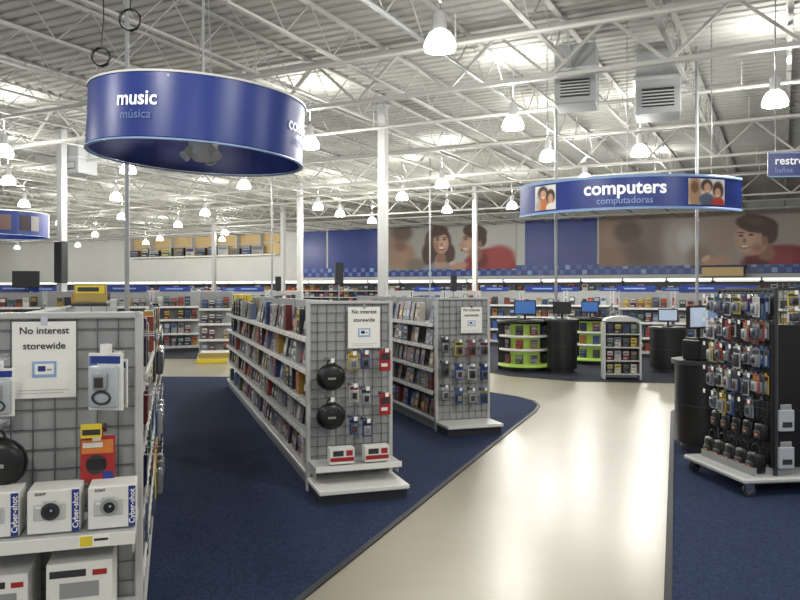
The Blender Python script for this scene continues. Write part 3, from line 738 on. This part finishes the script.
def lime(cx,cy,ang,r0=.52):
    r=emp('lit_computer_counter',(cx,cy,.006),ang,'curved black counter with lime green lit shelves','display counter','lime lit counters')
    t=MB(); t.lathe([(r0-.06,0),(r0-.06,.08)],'black',n=28,a0=-90,a1=90); t.lathe([(r0,.08),(r0,.13),(0,.13)],'lime',n=28,a0=-90,a1=90); t.box(-r0,r0,0,.04,0,1.0,'black'); ob('base',t,r)
    t=MB(); t.lathe([(r0*.55,.13),(r0*.55,.92)],'lime',n=20,a0=-90,a1=90); ob('lit_core',t,r)
    t=MB(); t.lathe([(0,-.02),(r0-.02,-.02),(r0-.02,.02),(0,.02)],'white',n=28,a0=-90,a1=90); m=t.mesh('curved_shelf')
    for z in (.4,.66): ob('curved_shelf',m,r,loc=(0,0,z))
    t=MB(); t.lathe([(0,.9),(r0+.02,.9),(r0+.02,.97),(0,.97)],'black',n=28,a0=-90,a1=90); ob('counter_top',t,r)
    for a in (-60,-20,20,60):
        for z in (.14,.43,.69):
            q=r0*.76; fr=Fr(cx,cy,math.degrees(ang)); x,y=q*math.sin(R(a)),-q*math.cos(R(a))
            prod(MBX,'retail_box',fr.w(x,y,z+.006),ang+R(a),'boxed accessory on the lime lit shelf','retail box','boxes on the lime counters',(1,.8,.85))
    return r
lime(at(525,14.6),14.6,R(-5)); lime(at(593,15.9),15.9,R(-25)); 
def monitor(x,y,z,a,scr='screen',w=.42,label='black flat monitor with lit screen on a counter'):
    r=emp('flat_monitor',(x,y,z),a,label,'monitor','display monitors')
    t=MB(); t.cbox(-w/2,w/2,-.02,.02,.1,.1+w*.66,'black',.008); ob('casing',t,r)
    t=MB(); t.box(-w/2+.02,w/2-.02,-.023,-.02,.12,.08+w*.66,scr); ob('screen',t,r)
    t=MB(); t.cyl((0,.01,0),(0,.01,.12),.02,'black',n=10); t.cbox(-.1,.1,-.07,.09,0,.015,'black',.004); ob('stand',t,r)
monitor(at(525,14.4),14.4,.978,R(-5)); monitor(at(590,15.7),15.7,.978,R(-20),'screen',.36)
monitor(at(27,17.6),17.55,1.5,R(10),'black',.6,'black television standing on the shelving top')
def round_counter(x,y,rad,h,label,z=.006):
    r=emp('round_counter',(x,y,z),0,label,'counter','round black counters')
    t=MB(); t.cyl((0,0,.0),(0,0,.08),rad-.05,'dark',n=36); t.cyl((0,0,.08),(0,0,h-.04),rad,'black',n=36); t.cyl((0,0,h*.5),(0,0,h*.5+.012),rad+.004,'dark',n=36); ob('drum',t,r)
    t=MB(); t.cyl((0,0,h-.04),(0,0,h),rad+.03,'dark',n=36); ob('counter_top',t,r)
round_counter(at(562,14.1),14.1,.28,1.0,'black drum shaped counter between lime lit counters')
round_counter(at(668,14.2),14.2,.33,.85,'black drum shaped counter near the shelving')
monitor(at(562,14.1),14.1,1.006,R(-10),'black',.34); monitor(at(668,14.2),14.2,.856,R(-20),'screen2',.36)
round_counter(2.99,7.3,.3,.87,'black drum counter with grey top beside the wheeled display')
monitor(at(699,7.25),7.25,.876+.2,R(30),'screen2',.34)
t=MB(); t.cbox(-.12,.12,-.1,.1,0,.195,'black',.01); t.box(-.1,.1,-.102,-.1,.05,.15,'dark')
ob('monitor_riser',t,loc=(at(699,7.25),7.25,.878),rot=R(30),label='black box riser under the monitor on the drum counter',cat='riser')
r=emp('price_card_holder',(at(716,7.1),7.1,.876),R(10),'white information card on a slim stand','display card')
t=MB(); t.cbox(-.06,.06,-.05,.05,0,.012,'grey',.003); t.cyl((0,0,0),(0,0,.3),.006,'grey'); ob('stand',t,r)
t=MB(); t.box(-.1,.1,-.006,0,.28,.62,'paper'); t.box(-.09,.0,-.007,-.006,.3,.6,'lblue'); ob('card',t,r)

Y=13.1; r=emp('arched_shelf_unit',(at(621,Y),Y,.006),R(-8),'small grey shelf unit with arched top and pink boxes','store shelving')
t=MB()
for x in(-.3,.3): t.cbox(x-.015,x+.015,-.2,.2,0,.98,'lgrey',.003)
t.box(-.3,.3,.17,.19,.05,1.0,'panel'); ob('side_panel',t,r)
t=MB(); pts=[(.3*math.cos(math.pi*i/16),1.0+.09*math.sin(math.pi*i/16)) for i in range(17)]
vs=[(x,-.2,z) for x,z in pts]+[(x,.2,z) for x,z in pts]; t.add(vs,[(i,i+1,i+18,i+17) for i in range(16)],'lgrey',True); t.poly([(x,-.2,z) for x,z in pts],'lgrey'); ob('arched_top',t,r)
t=MB(); t.cbox(-.285,.285,-.19,.17,-.02,0,'lgrey',.003); m=t.mesh('shelf')
for z in (.1,.33,.56,.79): ob('shelf',m,r,loc=(0,0,z))
fr=Fr(at(621,Y),Y,-8)
for z in (.1,.33,.56,.79):
    for x in (-.2,-.07,.07,.2): prod(MBX,'retail_box',fr.w(x,-.08,z+.006),fr.a,'small bright box on the arched shelf unit','retail box','boxes on the arched unit',(.75,1,.8))

# ---------------------------------------------------------------- wheeled fixture
RF=Fr(2.57,5.56,8)
r=emp('wheeled_display_tower',(RF.o.x,RF.o.y,.006),RF.a,'black and grey wheeled display tower hung with small accessories','display rack')
t=MB(); t.cbox(-.02,1.15,0,.88,.1,.14,'lgrey',.012); t.box(.1,1.05,.08,.8,.14,.2,'grey'); ob('base_platform',t,r)
t=MB(); t.cyl((0,-.02,0),(0,.02,0),.045,'rubber',n=18); t.cyl((0,-.022,0),(0,.022,0),.02,'grey',n=10); wm=t.mesh('wheel')
t=MB(); t.box(-.03,.03,-.03,-.024,-.01,.055,'chrome'); t.box(-.03,.03,.024,.03,-.01,.055,'chrome'); t.cyl((0,0,.05),(0,0,.06),.04,'chrome',n=14); fm=t.mesh('fork')
for x,y in ((.05,.05),(.05,.82),(1.08,.05),(1.08,.82)):
    e=emp('caster',(x,y,.047),R(random.uniform(-40,40)),parent=r); ob('wheel',wm,e); ob('fork',fm,e)
t=MB(); t.cbox(.24,1.0,.06,.09,.2,1.28,'black',.006); t.box(.97,1.0,.09,.8,.2,1.28,'black'); ob('black_side_panel',t,r)
t=MB(); t.box(.30,.32,.09,.8,.2,1.55,'dark'); ob('back_panel',t,r)
t=wiregrid(0,.78,0,1.36,.06,'wire'); o=ob('wire_grid',t,r,loc=(.29,.84,.2),rot=-math.pi/2)
t=wiregrid(.3,1.0,1.28,1.6,.05,'wire',y=.08); ob('wire_grid',t,r)
t=MB()
for x,y in ((.28,.07),(.28,.83),(1.0,.07),(1.0,.83)): t.cbox(x-.012,x+.012,y-.012,y+.012,.14,1.56,'dark',.003)
for z in (1.56,): 
    t.box(.28,1.0,.06,.08,z-.02,z,'dark'); t.box(.27,.29,.07,.83,z-.02,z,'dark'); t.box(.99,1.01,.07,.83,z-.02,z,'dark'); t.box(.28,1.0,.82,.84,z-.02,z,'dark')
ob('frame',t,r)
for zi,z in enumerate((1.5,1.3,1.1,.9,.7)):
    for j in range(6):
        y=.13+j*.125
        hook(r,.29,z,y=y,rot=-math.pi/2,sc=.9)
        if random.random()<.1: continue
        for d in ((.05,.09,.13) if zi<4 else (.1,)):
            prod(MBL,'blister_pack',RF.w(.29-d,y,z+.003),RF.a-math.pi/2+random.uniform(-.2,.2),'small carded accessory pack hanging on the wheeled tower','blister pack','packs on the wheeled tower',(random.uniform(.7,1),1,random.uniform(.7,1.05)))
for z in (1.53,1.41):
    for j in range(5):
        x=.38+j*.13; hook(r,x,z,y=.075,sc=.5)
        prod(MBL,'blister_pack',RF.w(x,.01,z+.003),RF.a,'small carded accessory pack hanging above the black side panel','blister pack','packs on the wheeled tower',(.9,1,.62))
t=MB(); t.cbox(-.07,.07,-.05,.05,0,.17,'black',.03,3); t.cbox(-.05,.05,-.065,-.045,.02,.1,'dark',.012,2); t.tube([(-.05,0,.16),(-.04,0,.21),(0,0,.23),(.04,0,.21),(.05,0,.16)],.008,'black',6); t.box(-.02,.02,-.067,-.064,.05,.07,'orange')
bm_=t.mesh('camera_bag')
for j in range(5): prod(bm_,'camera_bag',RF.w(.17,.14+j*.15,.148),RF.a-math.pi/2,'small black camera bag with orange tag standing on the tower base','camera bag','camera bags',(.95,1,1))
for j in range(5): prod(bm_,'camera_bag',RF.w(.22,.14+j*.15,.4),RF.a-math.pi/2,'small black camera bag hanging low on the tower','camera bag','camera bags',(.8,.8,.8))
for j,z in enumerate((.2,.48)):
    t=MB(); t.cbox(-.06,.06,-.03,.0,0,.16,'blist',.004); t.cbox(-.045,.045,-.02,-.005,.02,.2,'grey',.003); t.box(-.04,.04,-.032,-.03,.03,.07,'dark')
    ob('clear_pocket',t,r,loc=(.35,.06,z))

w=bpy.data.worlds.new('World'); S.world=w; w.use_nodes=True
bg=w.node_tree.nodes['Background']; bg.inputs[0].default_value=(.9,.93,1,1); bg.inputs[1].default_value=.8
cam=bpy.data.cameras.new('camera'); cam.lens=33.75; cam.sensor_width=36; cam.shift_y=-10/800; cam.clip_end=300
co=bpy.data.objects.new('camera',cam); col.objects.link(co); co.location=(0,0,H); co.rotation_euler=(R(90),0,0)
S.camera=co
S.view_settings.view_transform='Standard'
